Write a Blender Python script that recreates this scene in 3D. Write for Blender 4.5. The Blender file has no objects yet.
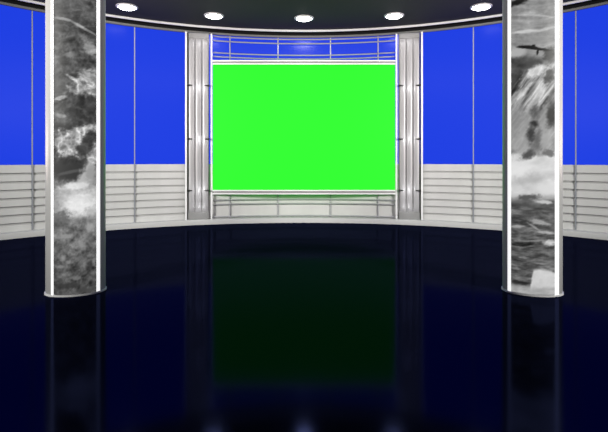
import bpy, bmesh, math
import numpy as np

S = bpy.context.scene
COL = S.collection
F = 450.0            # focal length in pixels of a 608-wide frame
CX, HY = 304.0, 160.0   # principal point: the horizon lies at row 160
EYE = 1.5
R = 8.06             # radius of the curved set (front of the plinth)
CY = 2.69            # centre of the curve, ahead of the camera
RF = R + 0.20        # faces of the wall panels
RW = R + 0.25        # wall behind the panels
H_CEIL = 4.62
sin, cos, pi = math.sin, math.cos, math.pi


# ------------------------------------------------------------------ materials
def srgb(r, g, b):
    f = lambda c: (c / 255 / 12.92) if c / 255 <= 0.04045 else ((c / 255 + 0.055) / 1.055) ** 2.4
    return (f(r), f(g), f(b), 1.0)


def mat(name, col, rough=0.5, metal=0.0, spec=0.5, emit=None, estr=0.0, noise=None):
    m = bpy.data.materials.new(name)
    m.use_nodes = True
    nt = m.node_tree
    b = nt.nodes['Principled BSDF']
    b.inputs['Base Color'].default_value = col
    b.inputs['Roughness'].default_value = rough
    b.inputs['Metallic'].default_value = metal
    b.inputs['Specular IOR Level'].default_value = spec
    if emit is not None:
        b.inputs['Emission Color'].default_value = emit
        b.inputs['Emission Strength'].default_value = estr
    if noise:
        sc, amt, stretch = noise
        tc = nt.nodes.new('ShaderNodeTexCoord')
        mp = nt.nodes.new('ShaderNodeMapping')
        mp.inputs['Scale'].default_value = stretch
        n = nt.nodes.new('ShaderNodeTexNoise')
        n.inputs['Scale'].default_value = sc
        n.inputs['Detail'].default_value = 3
        r = nt.nodes.new('ShaderNodeValToRGB')
        r.color_ramp.elements[0].position = 0.3
        r.color_ramp.elements[1].position = 0.7
        r.color_ramp.elements[0].color = tuple(c * (1 - amt) for c in col[:3]) + (1,)
        r.color_ramp.elements[1].color = tuple(min(1, c * (1 + amt)) for c in col[:3]) + (1,)
        nt.links.new(tc.outputs['Object'], mp.inputs['Vector'])
        nt.links.new(mp.outputs['Vector'], n.inputs['Vector'])
        nt.links.new(n.outputs['Fac'], r.inputs['Fac'])
        nt.links.new(r.outputs['Color'], b.inputs['Base Color'])
    return m


M = {}
M['silver'] = mat('brushed_silver', (0.60, 0.60, 0.595, 1), 0.45, 0.0, 0.4, noise=(3.0, 0.04, (1, 1, 0.3)))
M['slat_gap'] = mat('dark_slat_channel', (0.45, 0.45, 0.45, 1), 0.6, 0, 0.2)
M['rib'] = mat('polished_rib', (0.40, 0.395, 0.41, 1), 0.36, 0.15, 0.5)
M['plate'] = mat('pilaster_plate', (0.28, 0.28, 0.28, 1), 0.45, 0.2, 0.4)
M['olive'] = mat('dark_return', (0.07, 0.07, 0.05, 1), 0.5, 0, 0.3)
M['clip'] = mat('black_clip', (0.02, 0.02, 0.02, 1), 0.4)
M['white'] = mat('white_gloss_paint', (0.86, 0.86, 0.87, 1), 0.3, 0, 0.5)
M['rail'] = mat('satin_steel_rail', (0.42, 0.42, 0.45, 1), 0.35, 0.3, 0.5)
M['mullion'] = mat('grey_mullion', (0.29, 0.305, 0.34, 1), 0.4, 0, 0.4)
M['cornice'] = mat('grey_cornice', (0.17, 0.17, 0.16, 1), 0.5, 0, 0.3)
M['black'] = mat('black_fascia', (0.008, 0.008, 0.009, 1), 0.7, 0, 0.1)
M['ceiling'] = mat('charcoal_ceiling', (0.034, 0.033, 0.035, 1), 0.8, 0, 0.15, noise=(0.6, 0.08, (1, 1, 1)))
M['wall'] = mat('dark_wall', (0.03, 0.03, 0.035, 1), 0.7)
M['lip'] = mat('pale_lip', (0.75, 0.75, 0.75, 1), 0.35, 0, 0.5)
M['plinth'] = mat('silver_plinth', (0.56, 0.56, 0.56, 1), 0.4, 0, 0.4)
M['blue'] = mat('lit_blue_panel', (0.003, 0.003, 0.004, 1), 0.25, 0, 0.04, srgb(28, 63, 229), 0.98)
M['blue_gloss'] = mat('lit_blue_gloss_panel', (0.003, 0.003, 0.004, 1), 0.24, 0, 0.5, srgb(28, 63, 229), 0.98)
M['green'] = mat('lit_green_screen', (0.002, 0.002, 0.002, 1), 0.5, 0, 0.05, srgb(48, 255, 48), 1.0)
M['shell'] = mat('pillar_shell', (0.37, 0.37, 0.37, 1), 0.4, 0.0, 0.4)
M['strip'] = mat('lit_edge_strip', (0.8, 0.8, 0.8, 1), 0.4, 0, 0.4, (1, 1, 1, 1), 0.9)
M['lens'] = mat('lit_lamp_lens', (0.8, 0.8, 0.8, 1), 0.4, 0, 0.4, (1, 0.99, 0.97, 1), 24.0)
M['ring'] = mat('lamp_trim_ring', (0.5, 0.5, 0.5, 1), 0.4, 0.1, 0.4)

# floor: nearly black navy lacquer with a faint even mirror
m = bpy.data.materials.new('navy_lacquer_floor')
m.use_nodes = True
nt = m.node_tree
for n in list(nt.nodes):
    nt.nodes.remove(n)
out = nt.nodes.new('ShaderNodeOutputMaterial')
add = nt.nodes.new('ShaderNodeAddShader')
dif = nt.nodes.new('ShaderNodeBsdfDiffuse')
glo = nt.nodes.new('ShaderNodeBsdfGlossy')
tc = nt.nodes.new('ShaderNodeTexCoord')
no = nt.nodes.new('ShaderNodeTexNoise')
no.inputs['Scale'].default_value = 0.8
rp = nt.nodes.new('ShaderNodeValToRGB')
rp.color_ramp.elements[0].color = (0.0026, 0.0030, 0.0085, 1)
rp.color_ramp.elements[1].color = (0.0031, 0.0036, 0.0098, 1)
nt.links.new(tc.outputs['Object'], no.inputs['Vector'])
nt.links.new(no.outputs['Fac'], rp.inputs['Fac'])
nt.links.new(rp.outputs['Color'], dif.inputs['Color'])
glo.inputs['Color'].default_value = (0.0055, 0.0070, 0.019, 1)
glo.inputs["Roughness"].default_value = 0.10
nt.links.new(dif.outputs[0], add.inputs[0])
nt.links.new(glo.outputs[0], add.inputs[1])
nt.links.new(add.outputs[0], out.inputs['Surface'])
M['floor'] = m

# picture panels: the printed grey image rides on a colour attribute, lit from behind
m = bpy.data.materials.new('backlit_grey_picture')
m.use_nodes = True
nt = m.node_tree
b = nt.nodes['Principled BSDF']
b.inputs['Base Color'].default_value = (0.01, 0.01, 0.01, 1)
b.inputs['Roughness'].default_value = 0.5
b.inputs['Specular IOR Level'].default_value = 0.15
at = nt.nodes.new('ShaderNodeAttribute')
at.attribute_name = 'picture'
nt.links.new(at.outputs['Color'], b.inputs['Emission Color'])
b.inputs['Emission Strength'].default_value = 1.0
M['picture'] = m


# ------------------------------------------------------------------ helpers
def link_mesh(name, bm, material, parent=None, smooth=False):
    bmesh.ops.recalc_face_normals(bm, faces=bm.faces)
    me = bpy.data.meshes.new(name)
    bm.to_mesh(me)
    bm.free()
    me.materials.append(material)
    if smooth:
        for p in me.polygons:
            p.use_smooth = True
        me.set_sharp_from_angle(angle=0.6)
    o = bpy.data.objects.new(name, me)
    COL.objects.link(o)
    if parent:
        o.parent = parent
    return o


def struct(o):
    o['kind'] = 'structure'
    return o


def tag(o, label, cat, group=None):
    o['label'] = label
    o['category'] = cat
    o['kind'] = 'thing'
    if group:
        o['group'] = group
    return o


def thing(name, label, cat, loc, rotz=0.0, group=None):
    o = bpy.data.objects.new(name, None)
    o.empty_display_size = 0.2
    COL.objects.link(o)
    o.location = loc
    o.rotation_euler = (0, 0, rotz)
    return tag(o, label, cat, group)


def sweep(bm, prof, t0, t1, n=None):
    """closed (r, z) outline swept about the centre of the set, t measured from straight ahead"""
    if n is None:
        n = max(1, int(abs(t1 - t0) / math.radians(0.75)) + 1)
    rings = []
    for i in range(n + 1):
        t = t0 + (t1 - t0) * i / n
        rings.append([bm.verts.new((r * sin(t), CY + r * cos(t), z)) for r, z in prof])
    k = len(prof)
    for i in range(n):
        for j in range(k):
            bm.faces.new((rings[i][j], rings[i][(j + 1) % k], rings[i + 1][(j + 1) % k], rings[i + 1][j]))
    bm.faces.new(rings[0])
    bm.faces.new(rings[-1][::-1])


def arc(prof, t0, t1):
    bm = bmesh.new()
    sweep(bm, prof, t0, t1)
    return bm


def rect(r0, r1, z0, z1):
    return [(r0, z0), (r1, z0), (r1, z1), (r0, z1)]


def disc_prof(r, z, rad, n=8):
    return [(r + rad * cos(2 * pi * k / n), z + rad * sin(2 * pi * k / n)) for k in range(n)]


def box(bm, x0, x1, y0, y1, z0, z1, bev=0.0):
    vs = [bm.verts.new((x, y, z)) for z in (z0, z1) for x, y in ((x0, y0), (x1, y0), (x1, y1), (x0, y1))]
    fs = [(0, 3, 2, 1), (4, 5, 6, 7), (0, 1, 5, 4), (1, 2, 6, 5), (2, 3, 7, 6), (3, 0, 4, 7)]
    faces = [bm.faces.new([vs[i] for i in f]) for f in fs]
    if bev:
        es = {e for f in faces for e in f.edges}
        bmesh.ops.bevel(bm, geom=list(es), offset=bev, segments=2, affect='EDGES', profile=0.5)


def theta(px, r):
    """angle on the set at radius r met by the ray through picture column px"""
    k = (px - CX) / F
    a, b_, c = 1 + k * k, -2 * CY, CY * CY - r * r
    y = (-b_ + math.sqrt(b_ * b_ - 4 * a * c)) / (2 * a)
    return math.atan2(k * y, y - CY)


def depth(px, r):
    return CY + r * cos(theta(px, r))


def zrow(row, d):
    return EYE + (HY - row) * d / F


# ------------------------------------------------------------------ setting
T_END = math.radians(62)
P_T = theta(197.5, R + 0.12)     # pilaster, left

bm = bmesh.new()
box(bm, -10, 10, -5, 12.2, -0.12, 0)
o = struct(link_mesh('floor', bm, M['floor']))

bm = bmesh.new()
vs = []
top = []
nseg = 80
for k in range(nseg + 1):
    t = -T_END + 2 * T_END * k / nseg
    vs.append((RW * sin(t), CY + RW * cos(t)))
ring = [(-RW * sin(T_END), 1.0)] + vs + [(RW * sin(T_END), 1.0)]
lo = [bm.verts.new((x, y, H_CEIL)) for x, y in ring]
hi = [bm.verts.new((x, y, H_CEIL + 0.15)) for x, y in ring]
bm.faces.new(lo)
bm.faces.new(hi[::-1])
for k in range(len(ring)):
    q = (k + 1) % len(ring)
    bm.faces.new((lo[k], lo[q], hi[q], hi[k]))
struct(link_mesh('ceiling', bm, M['ceiling']))

for nm, a, b_ in (('left', -T_END, P_T), ('back', P_T, -P_T), ('right', -P_T, T_END)):
    struct(link_mesh('wall_' + nm, arc(rect(RW, RW + 0.12, 0, H_CEIL), a, b_), M['wall'], smooth=True))
    struct(link_mesh('baseboard_' + nm,
                     arc([(R, 0), (RW, 0), (RW, 0.115), (R + 0.02, 0.115), (R + 0.006, 0.110), (R, 0.096)], a, b_),
                     M['plinth'], smooth=True))
# cornice: pale lip against the ceiling, black recess, grey moulding
struct(link_mesh('trim_1', arc(disc_prof(R + 0.05, H_CEIL - 0.02, 0.028, 10), -T_END, T_END), M['lip'], smooth=True))
struct(link_mesh('trim_2', arc(rect(RF + 0.015, RW, 4.525, H_CEIL), -T_END, T_END), M['black'], smooth=True))
struct(link_mesh('trim_3', arc([(RF - 0.03, 4.49), (RF - 0.02, 4.474), (RW, 4.466), (RW, 4.525), (RF - 0.02, 4.522), (RF - 0.03, 4.51)],
                               -T_END, T_END), M['cornice'], smooth=True))

# ------------------------------------------------------------------ wall bays
Z_DADO = 1.405


def slat_profile():
    """comb outline: seven dark gaps between eight slats"""
    gaps = [1.225 - 0.162 * k for k in range(7)]
    front = [(RF + 0.004, Z_DADO)]
    for g in gaps:
        front += [(RF - 0.004, g + 0.023), (RF + 0.034, g + 0.023), (RF + 0.034, g - 0.023), (RF + 0.006, g - 0.023)]
    front.append((RF - 0.004, 0.115))
    return front + [(RW - 0.008, 0.115), (RW - 0.008, Z_DADO)]


def gap_profile(g):
    return rect(RF + 0.028, RF + 0.036, g - 0.023, g + 0.023)


m1, m2 = theta(134.5, RF), theta(32, RF)
p_edge = theta(186, RF)
bays = [
    (m1, p_edge, 'next to the {s} fluted pilaster'),
    (m2, m1, 'passing behind the {s} picture pillar'),
    (-T_END, m2, 'at the far {s} edge of the set'),
]
for sgn, side in ((1, 'left'), (-1, 'right')):
    for a, b_, where in bays:
        t0, t1 = sorted((sgn * a, sgn * b_))
        t0, t1 = t0 + 0.0012, t1 - 0.0012
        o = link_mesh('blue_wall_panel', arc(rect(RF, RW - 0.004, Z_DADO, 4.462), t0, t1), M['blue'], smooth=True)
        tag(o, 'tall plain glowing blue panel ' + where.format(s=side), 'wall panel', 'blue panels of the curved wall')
        d = link_mesh('slatted_wall_panel', arc(slat_profile(), t0, t1), M['silver'])
        tag(d, 'low silver slatted panel under the blue, ' + where.format(s=side), 'slat panel', 'silver slatted panels below the blue')
        bm = bmesh.new()
        for k in range(7):
            sweep(bm, gap_profile(1.225 - 0.162 * k), t0, t1)
        link_mesh('slat_channel', bm, M['slat_gap'], d)
    for tm, where in ((m1, 'thin grey vertical mullion on the {s} wall between pilaster and picture pillar'),
                      (m2, 'thin grey vertical mullion on the {s} wall outside the picture pillar')):
        bm = arc(rect(RF - 0.030, RF - 0.006, 0.118, 4.458), sgn * tm - 0.0013, sgn * tm + 0.0013)
        tag(link_mesh('wall_mullion', bm, M['mullion']), where.format(s=side), 'mullion', 'mullions on the curved wall')

# centre bay, behind the screen
b0 = theta(186, RF)
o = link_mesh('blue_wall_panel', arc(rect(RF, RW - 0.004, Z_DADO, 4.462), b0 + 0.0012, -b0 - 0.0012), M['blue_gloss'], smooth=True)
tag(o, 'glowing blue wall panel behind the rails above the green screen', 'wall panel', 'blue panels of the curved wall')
o = link_mesh('plain_wall_panel', arc(rect(RF, RW - 0.004, 0.117, Z_DADO), b0 + 0.0012, -b0 - 0.0012), M['silver'], smooth=True)
tag(o, 'smooth silver wall panel below the green screen, without slats', 'wall panel')

# ------------------------------------------------------------------ posts and pilasters
RP = R + 0.10
Z_LEDGE = 0.116


def post(px, label):
    t = theta(px, RP)
    x, y = RP * sin(t), CY + RP * cos(t)
    bm = bmesh.new()
    box(bm, -0.020, 0.020, -0.020, 0.020, 0, 4.46 - Z_LEDGE, 0.005)
    o = link_mesh('white_post', bm, M['white'])
    o.location = (x, y, Z_LEDGE)
    o.rotation_euler = (0, 0, -t)
    return tag(o, label, 'post', 'white posts beside the pilasters')


post(186.0, 'slim white upright post on the outer side of the left pilaster, against the left wall')
post(211.5, 'slim white upright post on the left edge of the green screen')
post(396.5, 'slim white upright post on the right edge of the green screen')
post(422.0, 'slim white upright post on the outer side of the right pilaster, against the right wall')


def pilaster(sgn, label):
    px = 304 - sgn * (304 - 198.6)
    rr = R + 0.135
    t = theta(px, rr)
    x, y = rr * sin(t), CY + rr * cos(t)
    d = y
    root = thing('fluted_pilaster', label, 'pilaster', (x, y, Z_LEDGE), -t * 0.55, 'fluted pilasters flanking the screen')
    k = d / F                       # metres per pixel at this depth
    zz = lambda row: zrow(row, d - 0.06) - Z_LEDGE
    bm = bmesh.new()
    box(bm, -10.6 * k, 10.2 * k, -0.01, 0.02, 0.0, 4.46 - Z_LEDGE)
    link_mesh('back_plate', bm, M['plate'], root)
    bm = bmesh.new()
    box(bm, -10.0 * k, 10.0 * k, -0.035, -0.010, zz(37.8), 4.455 - Z_LEDGE, 0.006)
    link_mesh('cap_plate', bm, M['plate'], root)
    bm = bmesh.new()
    box(bm, -10.2 * k, 10.2 * k, -0.045, -0.010, 0.0, zz(212.6), 0.006)
    link_mesh('base_plate', bm, M['plate'], root)
    bm = bmesh.new()
    xa, xb = sorted((-sgn * 11.2 * k, -sgn * 10.65 * k))
    box(bm, xa, xb, -0.04, 0.02, 0.0, 4.46 - Z_LEDGE)
    link_mesh('side_return', bm, M['olive'], root)
    # ribs: rounded flutes, bowed out a little at each pair of clips
    clips = [zz(85.5), zz(139), zz(190.5)]
    z0, z1 = zz(212.3), zz(38.2)
    nz, na = 150, 14
    for xc in (-6.7, 0.0, 6.7):
        bm = bmesh.new()
        rows = []
        w = 2.85 * k
        for i in range(nz + 1):
            z = z0 + (z1 - z0) * i / nz
            bow = sum(0.012 * math.exp(-((z - c) / 0.30) ** 2) for c in clips)
            e = min(z - z0, z1 - z)
            bow -= 0.03 * max(0, 1 - e / 0.12) ** 2
            row = []
            for j in range(na + 1):
                a = pi * j / na
                row.append(bm.verts.new((xc * k - w * cos(a), -0.012 - (0.030 + bow) * sin(a) ** 0.4, z)))
            rows.append(row)
        for i in range(nz):
            for j in range(na):
                bm.faces.new((rows[i][j], rows[i][j + 1], rows[i + 1][j + 1], rows[i + 1][j]))
            bm.faces.new((rows[i][na], rows[i][0], rows[i + 1][0], rows[i + 1][na]))
        bm.faces.new(rows[0])
        bm.faces.new(rows[-1])
        link_mesh('rib', bm, M['rib'], root, smooth=True)
    for c in clips:
        for s in (-1, 1):
            bm = bmesh.new()
            r = bmesh.ops.create_cone(bm, cap_ends=True, segments=10, radius1=0.026, radius2=0.010, depth=0.12)
            for v in r['verts']:
                px_, py_, pz_ = v.co
                v.co = (s * (8.4 * k - pz_), -0.078 + py_, c + px_)
            link_mesh('clip', bm, M['clip'], root, smooth=True)
    return root


pilaster(1, 'silver fluted pilaster with black clips to the left of the green screen')
pilaster(-1, 'silver fluted pilaster with black clips to the right of the green screen')

# ------------------------------------------------------------------ rail lattice behind the screen
RR = R + 0.145
root = thing('rail_lattice', 'curved lattice of thin steel rails and uprights behind the green screen', 'railing',
             (0, CY + RR, Z_LEDGE))
dc = CY + RR


def child_world(o):
    o.matrix_parent_inverse = root.matrix_basis.inverted()


ta, tb = theta(213.2, RR), theta(394.8, RR)
for row in (39.6, 43.8, 55.4, 59.2, 199.2, 203.4, 215.4):
    child_world(link_mesh('rail', arc(disc_prof(RR, zrow(row, dc), 0.017), ta, tb), M['rail'], root, smooth=True))
for px in (230, 278, 330.5, 378):
    t = theta(px, RR + 0.03)
    bm = bmesh.new()
    r = bmesh.ops.create_cone(bm, cap_ends=True, segments=10, radius1=0.016, radius2=0.016, depth=4.455 - Z_LEDGE)
    for v in r['verts']:
        v.co.x += (RR + 0.03) * sin(t)
        v.co.y += CY + (RR + 0.03) * cos(t)
        v.co.z += (4.455 + Z_LEDGE) / 2
    child_world(link_mesh('upright', bm, M['rail'], root, smooth=True))

# ------------------------------------------------------------------ green screen
ys = depth(211.5, RP) + 0.0
k = ys / F
xl, xr = (212.7 - CX) * k, (395.3 - CX) * k
zt, zb = zrow(60.2, ys), zrow(194.4, ys)
root = thing('green_screen', 'large bright green rectangular screen hung between the two inner white posts', 'screen', (0, ys, zb))
W = (xr - xl) / 2
Hs = zt - zb
bm = bmesh.new()
box(bm, -W + 0.004, W - 0.004, 0.0, 0.05, 3.4 * k, Hs - 3.4 * k)
link_mesh('display', bm, M['green'], root)
for a, b_ in ((0.006, 3.4 * k), (Hs - 3.4 * k, Hs - 0.006)):
    bm = bmesh.new()
    box(bm, -W + 0.002, W - 0.002, 0.002, 0.056, a, b_)
    link_mesh('frame_channel', bm, M['plate'], root)
for a, b_ in ((0.0, 0.030), (3.2 * k, 3.2 * k + 0.030), (Hs - 3.2 * k - 0.030, Hs - 3.2 * k), (Hs - 0.032, Hs)):
    bm = bmesh.new()
    box(bm, -W, W, -0.022, 0.0, a, b_, 0.004)
    link_mesh('frame_bar', bm, M['white'], root)

# ------------------------------------------------------------------ picture pillars
rng = np.random.default_rng(11)
LAT = rng.random((512, 512))


def vnoise(x, y):
    xi, yi = np.floor(x).astype(int), np.floor(y).astype(int)
    fx, fy = x - xi, y - yi
    fx, fy = fx * fx * (3 - 2 * fx), fy * fy * (3 - 2 * fy)
    g = lambda a, b_: LAT[a % 512, b_ % 512]
    return (g(xi, yi) * (1 - fx) + g(xi + 1, yi) * fx) * (1 - fy) + (g(xi, yi + 1) * (1 - fx) + g(xi + 1, yi + 1) * fx) * fy


def fbm(x, y, oct=4):
    v, a, s = 0, 0.5, 0
    for _ in range(oct):
        v = v + a * vnoise(x, y)
        s += a
        a *= 0.55
        x, y = x * 2.03 + 17.3, y * 2.03 + 5.7
    return v / s - 0.5


def sm(a, b_, x):
    t = np.clip((x - a) / (b_ - a), 0, 1)
    return t * t * (3 - 2 * t)


def blob(L, X, Y, cx, cy, rx, ry, val, ang=0.0, rag=0.5, soft=0.45, op=1.0):
    a = math.radians(ang)
    dx, dy = X - cx, Y - cy
    u = (dx * cos(a) + dy * sin(a)) / rx
    v = (-dx * sin(a) + dy * cos(a)) / ry
    d = np.sqrt(u * u + v * v) + rag * (2.2 * fbm(X / 5 + cx, Y / 4 + cy) + 1.0 * fbm(X / 1.9 + cy, Y / 1.7 + cx, 2))
    w = op * (1 - sm(1 - soft, 1 + soft, d))
    return L * (1 - w) + val * w


def ridge(x, y, oct=4):
    v, a, s_ = 0, 0.5, 0
    for _ in range(oct):
        v = v + a * (1 - np.abs(2 * vnoise(x, y) - 1)) ** 2
        s_ += a
        a *= 0.55
        x, y = x * 2.07 + 11.1, y * 2.07 + 3.3
    return v / s_ - 0.45


def picture_left(X, Y):
    L = 84 + 70 * fbm(X / 7, Y / 7 + 40) + 40 * fbm(X / 2.5, Y / 2.5, 2)
    B = lambda *a, **k: blob(L, X, Y, *a, **k)
    L = B(75, 4, 26, 9, 104, ang=20, rag=0.6, soft=0.8, op=0.7)
    L = B(62, 13, 8, 3, 70, ang=15)
    L = B(63, 20, 9, 1.3, 150, ang=10, rag=.3)
    L = B(80, 26, 9, 1.4, 158, ang=24, rag=.3)
    L = B(91, 30.5, 6, 1.0, 140, ang=22, rag=.3)
    L = B(83, 37, 4.5, 3.5, 118, ang=40, rag=.9, soft=.8)
    L = B(91, 47, 6, 6.5, 158, ang=-40, rag=.6)
    L = B(72, 55, 5, 3, 112, rag=.6)
    L = B(63, 62, 5, 4, 62)
    L = B(76, 77, 8, 3, 60)
    L = B(88, 79, 12, 8, 182, ang=-25, rag=.5)
    L = B(84, 88, 15, 6, 178, ang=5, rag=.6)
    L = B(86, 82, 4, 2, 120, rag=1.1, soft=.8)
    L = B(73, 79, 7, 1.6, 188, ang=30, rag=.3)
    L = B(60, 85, 8, 7, 85, rag=.6)
    L = B(60, 98.5, 6, 2.0, 205, ang=-14, rag=.35)
    L = B(84, 110, 16, 15, 66, rag=.35, soft=.5, op=.85)
    L = B(64, 106, 8, 3, 90, rag=.6)
    L = B(60, 116, 6, 2, 125, ang=10, rag=.4)
    L = B(62, 128, 9, 5, 68, rag=.5)
    L = B(82, 131, 15, 4.5, 178, ang=-16, rag=.6)
    L = B(64, 140, 10, 8, 172, ang=-30, rag=.9)
    L = B(74, 148, 12, 7, 150, rag=1.1, op=.9)
    L = B(78, 140, 10, 6, 175, ang=-30, rag=.8, op=.85)
    L = B(90, 140, 8, 9, 62, rag=.7)
    L = B(84, 150, 6, 6, 80, rag=.7)
    L = B(66, 153, 10, 3.5, 175, ang=15, rag=.9)
    L = B(76, 202, 34, 24, 165, rag=.5, soft=.5)
    L = B(68, 169, 17, 12.5, 62, rag=.25, soft=.3)
    L = B(70, 172, 12, 1.5, 88, ang=-12, rag=.3)
    L = B(92, 162, 5, 18, 170, ang=14, rag=.5)
    L = B(86, 178, 7, 12, 178, ang=30, rag=.5)
    L = B(92, 175, 7, 9, 150, rag=.6, op=.8)
    L = B(60, 186, 8, 3, 110, rag=.6, op=.7)
    L = B(74, 186, 14, 3.5, 215, ang=-6, rag=.4)
    L = B(82, 203, 17, 14, 212, rag=.4, soft=.7)
    L = B(80, 206, 11, 8, 232, rag=.25, soft=.8)
    L = B(92, 214, 8, 5, 175, rag=.7, op=.7)
    L = B(60, 217, 10, 6, 110, rag=.9)
    wx, wy = X + 7 * fbm(X / 9 + 5, Y / 9), Y + 7 * fbm(X / 9, Y / 9 + 8)
    act = sm(66, 78, Y) * (1 - sm(158, 168, Y)) * (0.35 + 0.65 * sm(90, 150, L))
    L = L + act * 150 * ridge(wx / 9, wy / 7)
    calm = (1 - sm(66, 78, Y)) * 55 + sm(180, 186, Y) * (1 - sm(212, 222, Y)) * 35
    L = L + calm * ridge(wx / 11, wy / 6)
    low = sm(213, 226, Y + 8 * fbm(X / 5, Y / 5))
    g = 108 - 26 * sm(225, 285, Y) + 105 * fbm(X / 6 + 3, Y / 5, 4) + 40 * fbm(X / 1.8, Y / 1.8, 2)
    L = L * (1 - low) + g * low
    for cx, cy, rx, ry, v in ((64, 236, 7, 2.5, 155), (82, 245, 4, 5, 150), (63, 257, 2.5, 3.5, 150), (90, 228, 6, 3, 165),
                              (60, 266, 4, 1.6, 140), (77, 278, 6, 2.0, 122),
                              (68, 262, 2, 1.6, 140), (94, 264, 2, 3, 135)):
        L = B(cx, cy, rx, ry, v, rag=.6, soft=.6, op=.8)
    L = B(66, 285, 10, 3, 58, rag=.6, op=.8)
    L = B(88, 291, 9, 3, 72, rag=.6, op=.8)
    return L


def picture_right(X, Y):
    q = Y + 0.10 * (X - 532) + 5 * np.sin(X / 15)
    L = 146 + 30 * fbm(X / 22, q / 3.0) + 22 * fbm(X / 3, q / 3, 2) + 26 * fbm(X / 14, q / 10)
    B = lambda *a, **k: blob(L, X, Y, *a, **k)
    L = B(518, 0.0, 11, 3.2, 36, ang=-10, rag=.3)
    L = B(516, 12, 6, 8, 120, rag=.4, op=.6)
    L = B(536, 16, 18, 0.9, 178, ang=8, rag=.3, op=.8)
    L = B(526, 31, 14, 1.5, 190, ang=2, rag=.3)
    L = B(546, 30, 9, 1.2, 178, ang=-14, rag=.3)
    L = B(540, 40, 12, 5, 150, rag=.5)
    L = L + 45 * ridge(X / 26, q / 7 + 6)
    # ground below the branch and the falling water
    dark = sm(52, 62, Y + 0.35 * (532 - X) + 6 * fbm(X / 6, Y / 6))
    L = L * (1 - dark) + (78 + 60 * fbm(X / 8, Y / 5)) * dark
    L = B(517, 51, 9, 5, 172, ang=-8, rag=.3)
    L = B(550, 57, 6, 9, 70, rag=.6)
    u = (X - 532) * 0.80 + (Y - 92) * 0.60       # across the fall (it leans down to the left)
    v = -(X - 532) * 0.60 + (Y - 92) * 0.80
    lowr = sm(96, 112, Y)
    st = 134 + (170 - 90 * lowr) * fbm(u / 2.6, v / 26 + 9, 3) + 70 * lowr * fbm(X / 7, Y / 13) + 40 * fbm(u / 1.1, v / 7, 2)
    w = sm(64, 76, Y - 0.42 * (532 - X) + 5 * fbm(X / 4, Y / 4)) * (1 - sm(150, 158, Y))
    L = L * (1 - w) + st * w
    L = B(514, 84, 5, 13, 62, ang=28, rag=.5)
    L = B(537, 71, 10, 5, 205, ang=-30, rag=.5)
    L = B(524, 92, 13, 2.2, 198, ang=-52, rag=.4)
    L = B(517, 104, 9, 1.6, 175, ang=-55, rag=.4)
    L = B(539, 94, 12, 4.5, 196, ang=-56, rag=.5, op=.9)
    L = B(531, 106, 8, 3.5, 188, ang=-48, rag=.5, op=.9)
    L = B(549, 76, 5, 7, 66, ang=20, rag=.5)
    L = B(545, 103, 8, 1.8, 72, ang=-55, rag=.4)
    L = B(517, 122, 8, 16, 142, rag=.5, soft=.7)
    L = B(526, 128, 8, 15, 158, ang=15, rag=.5, soft=.7, op=.8)
    L = B(544, 120, 5, 14, 150, ang=8, rag=.5, op=.8)
    L = B(551.5, 116, 4.2, 11, 26, ang=8, rag=.4, soft=.6)
    L = B(535, 112, 4, 6, 92, rag=.6, soft=.9)
    L = B(534.5, 124.5, 4.0, 3.6, 40, rag=.5, soft=.7)
    L = B(531, 135, 4, 8, 72, ang=10, rag=.6, soft=.8)
    L = B(538, 140, 3, 10, 110, ang=15, rag=.6)
    L = B(547, 140, 6, 10, 165, rag=.4, soft=.6)
    L = B(520, 144, 9, 8, 160, rag=.5, soft=.6)
    L = L + w * (80 - 55 * lowr) * ridge(u / 4, v / 16 + 3)
    # foam at the foot of the fall
    foam = sm(150, 158, Y + 9 * fbm(X / 6, Y / 6)) * (1 - sm(192, 206, Y + 5 * fbm(X / 9, Y / 3)))
    L = L * (1 - foam) + (206 + 45 * fbm(X / 12, Y / 7)) * foam
    L = B(527, 155.5, 7, 3.2, 84, ang=-25, rag=.7, soft=.8)
    L = B(548, 153, 7, 3, 110, rag=.7)
    L = B(530, 180, 13, 6, 168, rag=.5, soft=.8, op=.7)
    L = B(520, 170, 10, 7, 222, rag=.4, soft=.7)
    L = B(545, 188, 10, 6, 212, rag=.4, soft=.7)
    L = B(529, 197.5, 10, 3, 92, ang=-4, rag=.6)
    L = B(545, 202, 9, 1.6, 190, ang=8, rag=.5)
    sea = sm(203, 210, Y + 5 * fbm(X / 9, Y / 3))
    g = 92 + 85 * fbm(X / 12 + 2, Y / 2.4, 3) + 30 * fbm(X / 4, Y / 1.2, 2)
    L = L * (1 - sea) + g * sea
    for cx, cy, rx, ry, val, an in ((540, 222, 10, 2.2, 152, 12), (517, 227.5, 7, 1.4, 158, -6), (546, 232, 10, 1.4, 160, 6),
                                    (533, 226, 6, 1.0, 140, 30), (549, 242, 7, 3.0, 190, 0), (528, 241, 14, 1.0, 130, -4),
                                    (524, 258, 5, .9, 135, 0), (544, 263, 6, .8, 130, 0), (515, 270, 4, 1.5, 125, 0)):
        L = B(cx, cy, rx, ry, val, ang=an, rag=.4)
    L = B(522, 245, 13, 1.8, 52, ang=-6, rag=.4)
    L = B(519, 284, 8, 2, 58, rag=.5)
    L = L + sea * 50 * ridge(X / 16 + 4, (Y + 2 * np.sin(X / 6)) / 3.6)
    rock = sm(-1.0, 1.0, X - 529.5 + (293 - Y) * -0.16 + 1.6 * fbm(X / 3, Y / 3)) * sm(-1.6, 1.6, Y - 268.6 - 0.02 * (X - 541) ** 2 + 2 * fbm(X / 3, Y / 3))
    L = L * (1 - rock) + (200 + 26 * fbm(X / 5, Y / 5)) * rock
    edge = sm(284, 290, Y + 3 * fbm(X / 4, Y / 4))
    L = L * (1 - edge) + (168 + 50 * fbm(X / 5, Y / 2)) * edge
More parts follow.
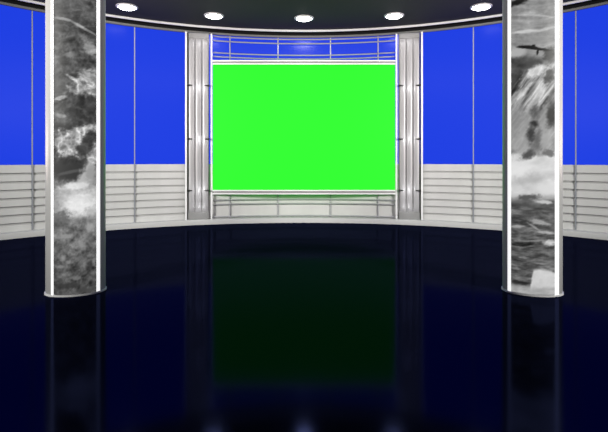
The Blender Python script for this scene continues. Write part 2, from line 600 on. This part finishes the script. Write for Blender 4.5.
    # dark driftwood branch above the fall
    for cx, cy, rx, ry, an in ((524, 46.6, 7, 1.5, 9), (531, 47.8, 8, 1.9, 10), (541, 50.0, 10, 1.3, 8), (537.6, 52.4, 1.1, 3.0, 12),
                               (533.5, 45.9, 1.8, 1.0, 0), (545, 50.9, 6, 0.8, 2)):
        L = B(cx, cy, rx, ry, 26, ang=an, rag=.15, soft=.35)
    return L


def PIC_GAIN(L):
    return 108 + (L - 112) * 1.08


def pillar(sgn, label, painter):
    D = 5.145
    pxc = 304 - sgn * 227.9
    X0 = (pxc - CX) / F * D
    rot = sgn * math.radians(14)     # turned a little towards the middle of the set
    a_, b_ = 0.312, 0.213
    root = thing('picture_pillar', label, 'pillar', (X0, D, 0), rot, 'picture pillars')

    def loc(t, off=0.0):             # t = 0 faces local -y, positive to local +x
        nx, ny = sin(t) / a_, -cos(t) / b_
        n = math.hypot(nx, ny)
        return a_ * sin(t) + off * nx / n, -b_ * cos(t) + off * ny / n

    def to_px(t, off=0.0):
        x, y = loc(t, off)
        return CX + F * (X0 + x * cos(rot) - y * sin(rot)) / (D + x * sin(rot) + y * cos(rot))

    ts = np.linspace(-pi / 2 - .4, pi / 2 + .4, 4001)
    pxs = np.array([to_px(t) for t in ts])
    i0, i1 = int(pxs.argmin()), int(pxs.argmax())
    print('pillar silhouette', pxs[i0], pxs[i1])

    def t_at(px):
        return float(np.interp(px, pxs[i0:i1 + 1], ts[i0:i1 + 1]))

    def prism(name, material, z0, z1, off, parent=root, n=72):
        bm = bmesh.new()
        lo, hi = [], []
        for i in range(n):
            x, y = loc(2 * pi * i / n, off)
            lo.append(bm.verts.new((x, y, z0)))
            hi.append(bm.verts.new((x, y, z1)))
        for i in range(n):
            q = (i + 1) % n
            bm.faces.new((lo[i], lo[q], hi[q], hi[i]))
        bm.faces.new(lo)
        bm.faces.new(hi)
        return link_mesh(name, bm, material, parent, smooth=True)

    prism('base_plate', M['white'], 0.0, 0.020, 0.011)
    prism('shaft', M['shell'], 0.022, H_CEIL, 0.0)

    def mirror(p):
        return p if sgn == 1 else 608 - p

    # lit edge strips
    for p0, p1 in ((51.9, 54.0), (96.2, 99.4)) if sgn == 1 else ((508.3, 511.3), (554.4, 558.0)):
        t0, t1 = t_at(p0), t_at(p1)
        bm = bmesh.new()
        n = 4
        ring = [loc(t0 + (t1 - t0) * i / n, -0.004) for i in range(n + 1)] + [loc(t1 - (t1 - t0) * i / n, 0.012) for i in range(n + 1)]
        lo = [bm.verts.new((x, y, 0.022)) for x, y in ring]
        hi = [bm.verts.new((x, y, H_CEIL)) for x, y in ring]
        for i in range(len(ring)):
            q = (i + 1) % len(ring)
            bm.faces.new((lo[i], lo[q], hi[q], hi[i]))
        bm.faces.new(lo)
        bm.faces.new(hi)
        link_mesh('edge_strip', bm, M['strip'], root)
    # picture
    pa, pb = (54.0, 96.2) if sgn == 1 else (511.3, 554.4)
    nx, nz = 56, 520
    tt = np.array([t_at(p) for p in np.linspace(pa, pb, nx + 1)])
    z = np.linspace(0.024, H_CEIL, nz + 1)
    xy = np.array([loc(t, 0.006) for t in tt])
    Xw = xy[:, 0] * cos(rot) - xy[:, 1] * sin(rot) + X0
    Yw = xy[:, 0] * sin(rot) + xy[:, 1] * cos(rot) + D
    PX = np.repeat((CX + F * Xw / Yw)[None, :], nz + 1, 0)
    yw = float(Yw.mean())
    PY = np.repeat((HY - (z - EYE) * F / yw)[:, None], nx + 1, 1)
    L = np.clip(PIC_GAIN(painter(PX, PY)), 10, 252) / 255
    lin = np.where(L <= .04045, L / 12.92, ((L + .055) / 1.055) ** 2.4)
    verts = np.zeros(((nz + 1) * (nx + 1), 3))
    verts[:, 0] = np.tile(xy[:, 0], nz + 1)
    verts[:, 1] = np.tile(xy[:, 1], nz + 1)
    verts[:, 2] = np.repeat(z, nx + 1)
    idx = np.arange((nz + 1) * (nx + 1)).reshape(nz + 1, nx + 1)
    quads = np.stack([idx[:-1, :-1], idx[:-1, 1:], idx[1:, 1:], idx[1:, :-1]], -1).reshape(-1, 4)
    back = np.array([loc(t, 0.0005) for t in tt])
    nb = len(verts)
    ext = [(back[0][0], back[0][1], z[0]), (back[-1][0], back[-1][1], z[0]), (back[-1][0], back[-1][1], z[-1]), (back[0][0], back[0][1], z[-1])]
    me = bpy.data.meshes.new('picture_panel')
    rim = [[int(idx[0, 0]), nb, nb + 3] + [int(i) for i in idx[::-1, 0][:-1]],
           [int(i) for i in idx[:, -1]] + [nb + 2, nb + 1]]
    me.from_pydata(verts.tolist() + ext, [], quads.tolist() + rim)
    ca = me.color_attributes.new('picture', 'FLOAT_COLOR', 'POINT')
    c = np.ones((nb + 4, 4), dtype=np.float32)
    c[:nb, :3] = lin.reshape(-1)[:, None]
    c[nb:, :3] = 0.1
    ca.data.foreach_set('color', c.ravel())
    me.materials.append(M['picture'])
    for p in me.polygons:
        p.use_smooth = True
    o = bpy.data.objects.new('picture_panel', me)
    COL.objects.link(o)
    o.parent = root
    o['label'] = 'grey picture of mottled rock and cloud' if sgn == 1 else 'grey picture of a waterfall'
    return root


pillar(1, 'rounded floor-to-ceiling pillar on the left bearing a grey mottled rock and cloud picture', picture_left)
pillar(-1, 'rounded floor-to-ceiling pillar on the right bearing a grey waterfall picture', picture_right)

# ------------------------------------------------------------------ downlights
LAMPS = [(127.0, 7.6, 'round ceiling downlight farthest left, above the left blue panel'),
         (214.0, 16.4, 'round ceiling downlight above the left pilaster and inner white post'),
         (304.0, 18.9, 'round ceiling downlight in the middle, above the centre of the green screen'),
         (394.0, 16.4, 'round ceiling downlight above the right pilaster and inner white post'),
         (481.0, 7.6, 'round ceiling downlight farthest right, above the right blue panel')]
lamp_pts = []
for px, row, label in LAMPS:
    d = F * (H_CEIL - 0.02 - EYE) / (HY - row)
    x = (px - CX) / F * d
    lamp_pts.append((x, d))
    root = thing('downlight', label, 'ceiling lamp', (x, d, H_CEIL), 0, 'downlights along the ceiling edge')
    prof_ring = [(0.170, 0.0), (0.215, 0.0), (0.210, -0.016), (0.180, -0.026), (0.170, -0.020)]
    bm = bmesh.new()
    n = 40
    rings = [[bm.verts.new((r * cos(2 * pi * i / n), r * sin(2 * pi * i / n), zz)) for r, zz in prof_ring] for i in range(n)]
    for i in range(n):
        q = (i + 1) % n
        for j in range(len(prof_ring)):
            w = (j + 1) % len(prof_ring)
            bm.faces.new((rings[i][j], rings[i][w], rings[q][w], rings[q][j]))
    link_mesh('trim_ring', bm, M['ring'], root, smooth=True)
    prof_lens = [(0.170, 0.0), (0.170, -0.020), (0.13, -0.040), (0.07, -0.050)]
    bm = bmesh.new()
    rings = [[bm.verts.new((r * cos(2 * pi * i / n), r * sin(2 * pi * i / n), zz)) for r, zz in prof_lens] for i in range(n)]
    for i in range(n):
        q = (i + 1) % n
        for j in range(len(prof_lens) - 1):
            bm.faces.new((rings[i][j], rings[i][j + 1], rings[q][j + 1], rings[q][j]))
    bm.faces.new([rings[i][-1] for i in range(n)])
    bm.faces.new([rings[i][0] for i in range(n)])
    link_mesh('lens', bm, M['lens'], root, smooth=True)


# ------------------------------------------------------------------ lighting
def area(name, loc, target, size, size_y, power, col, spread=180):
    l = bpy.data.lights.new(name, 'AREA')
    l.shape = 'RECTANGLE'
    l.size, l.size_y = size, size_y
    l.energy = power
    l.color = col
    l.spread = math.radians(spread)
    o = bpy.data.objects.new(name, l)
    COL.objects.link(o)
    o.location = loc
    from mathutils import Vector
    o.rotation_euler = (Vector(target) - Vector(loc)).to_track_quat('-Z', 'Y').to_euler()
    return o


PIL_LAMPS = [(4.30, .3), (3.20, .5), (1.98, .5), (0.80, .5), (0.36, .3)]
WARM = (1.0, 0.985, 0.93)
# studio floods outside the pillars, each washing its own half of the curved wall
area('flood_lamp', (-6.6, 0.6, 3.9), (-2.5, 9.8, 1.7), 1.6, 1.2, 165, WARM, 75)
area('flood_lamp', (6.6, 0.6, 3.9), (2.5, 9.8, 1.7), 1.6, 1.2, 165, WARM, 75)
# flood hung between the pillars for the middle of the set
area('flood_lamp', (0, 4.6, 4.4), (0, 10.8, 1.9), 3.0, 0.6, 27, WARM, 160)
# unseen fill lamps added outside the pillars to neutralise the tint on the ceiling
for sx in (-1, 1):
    area('ceiling_fill', (sx * 5.5, 5.6, 1.6), (sx * 1.5, 7.6, 4.62), 0.8, 0.8, 88, (1, 0.80, 0.74), 110)
# small lamps that graze the pilasters at each pair of clips
for sgn in (1, -1):
    t = theta(304 - sgn * 105.4, R + 0.135)
    for zc, pw in PIL_LAMPS:
        at_ = lambda q: (q * sin(t), CY + q * cos(t), zc)
        area('pilaster_lamp', at_(R - 0.16), at_(R + 0.1), 0.12, 0.05, pw, (1, 1, 1))

w = bpy.data.worlds.new('studio_dark')
S.world = w
w.use_nodes = True
bg = w.node_tree.nodes['Background']
bg.inputs['Color'].default_value = (0.9, 0.9, 1.0, 1)
bg.inputs['Strength'].default_value = 0.06

# ------------------------------------------------------------------ camera
cam = bpy.data.cameras.new('camera')
cam.sensor_width = 36
cam.lens = F / 608 * 36
cam.shift_y = -(216 - HY) / 608
cam.clip_end = 100
o = bpy.data.objects.new('camera', cam)
COL.objects.link(o)
o.location = (0, 0, EYE)
o.rotation_euler = (pi / 2, 0, 0)
S.camera = o

vs_ = S.view_settings
vs_.view_transform = 'Standard'
vs_.look = 'None'
vs_.exposure = 0.0
vs_.gamma = 1.0
vs_.use_curve_mapping = False
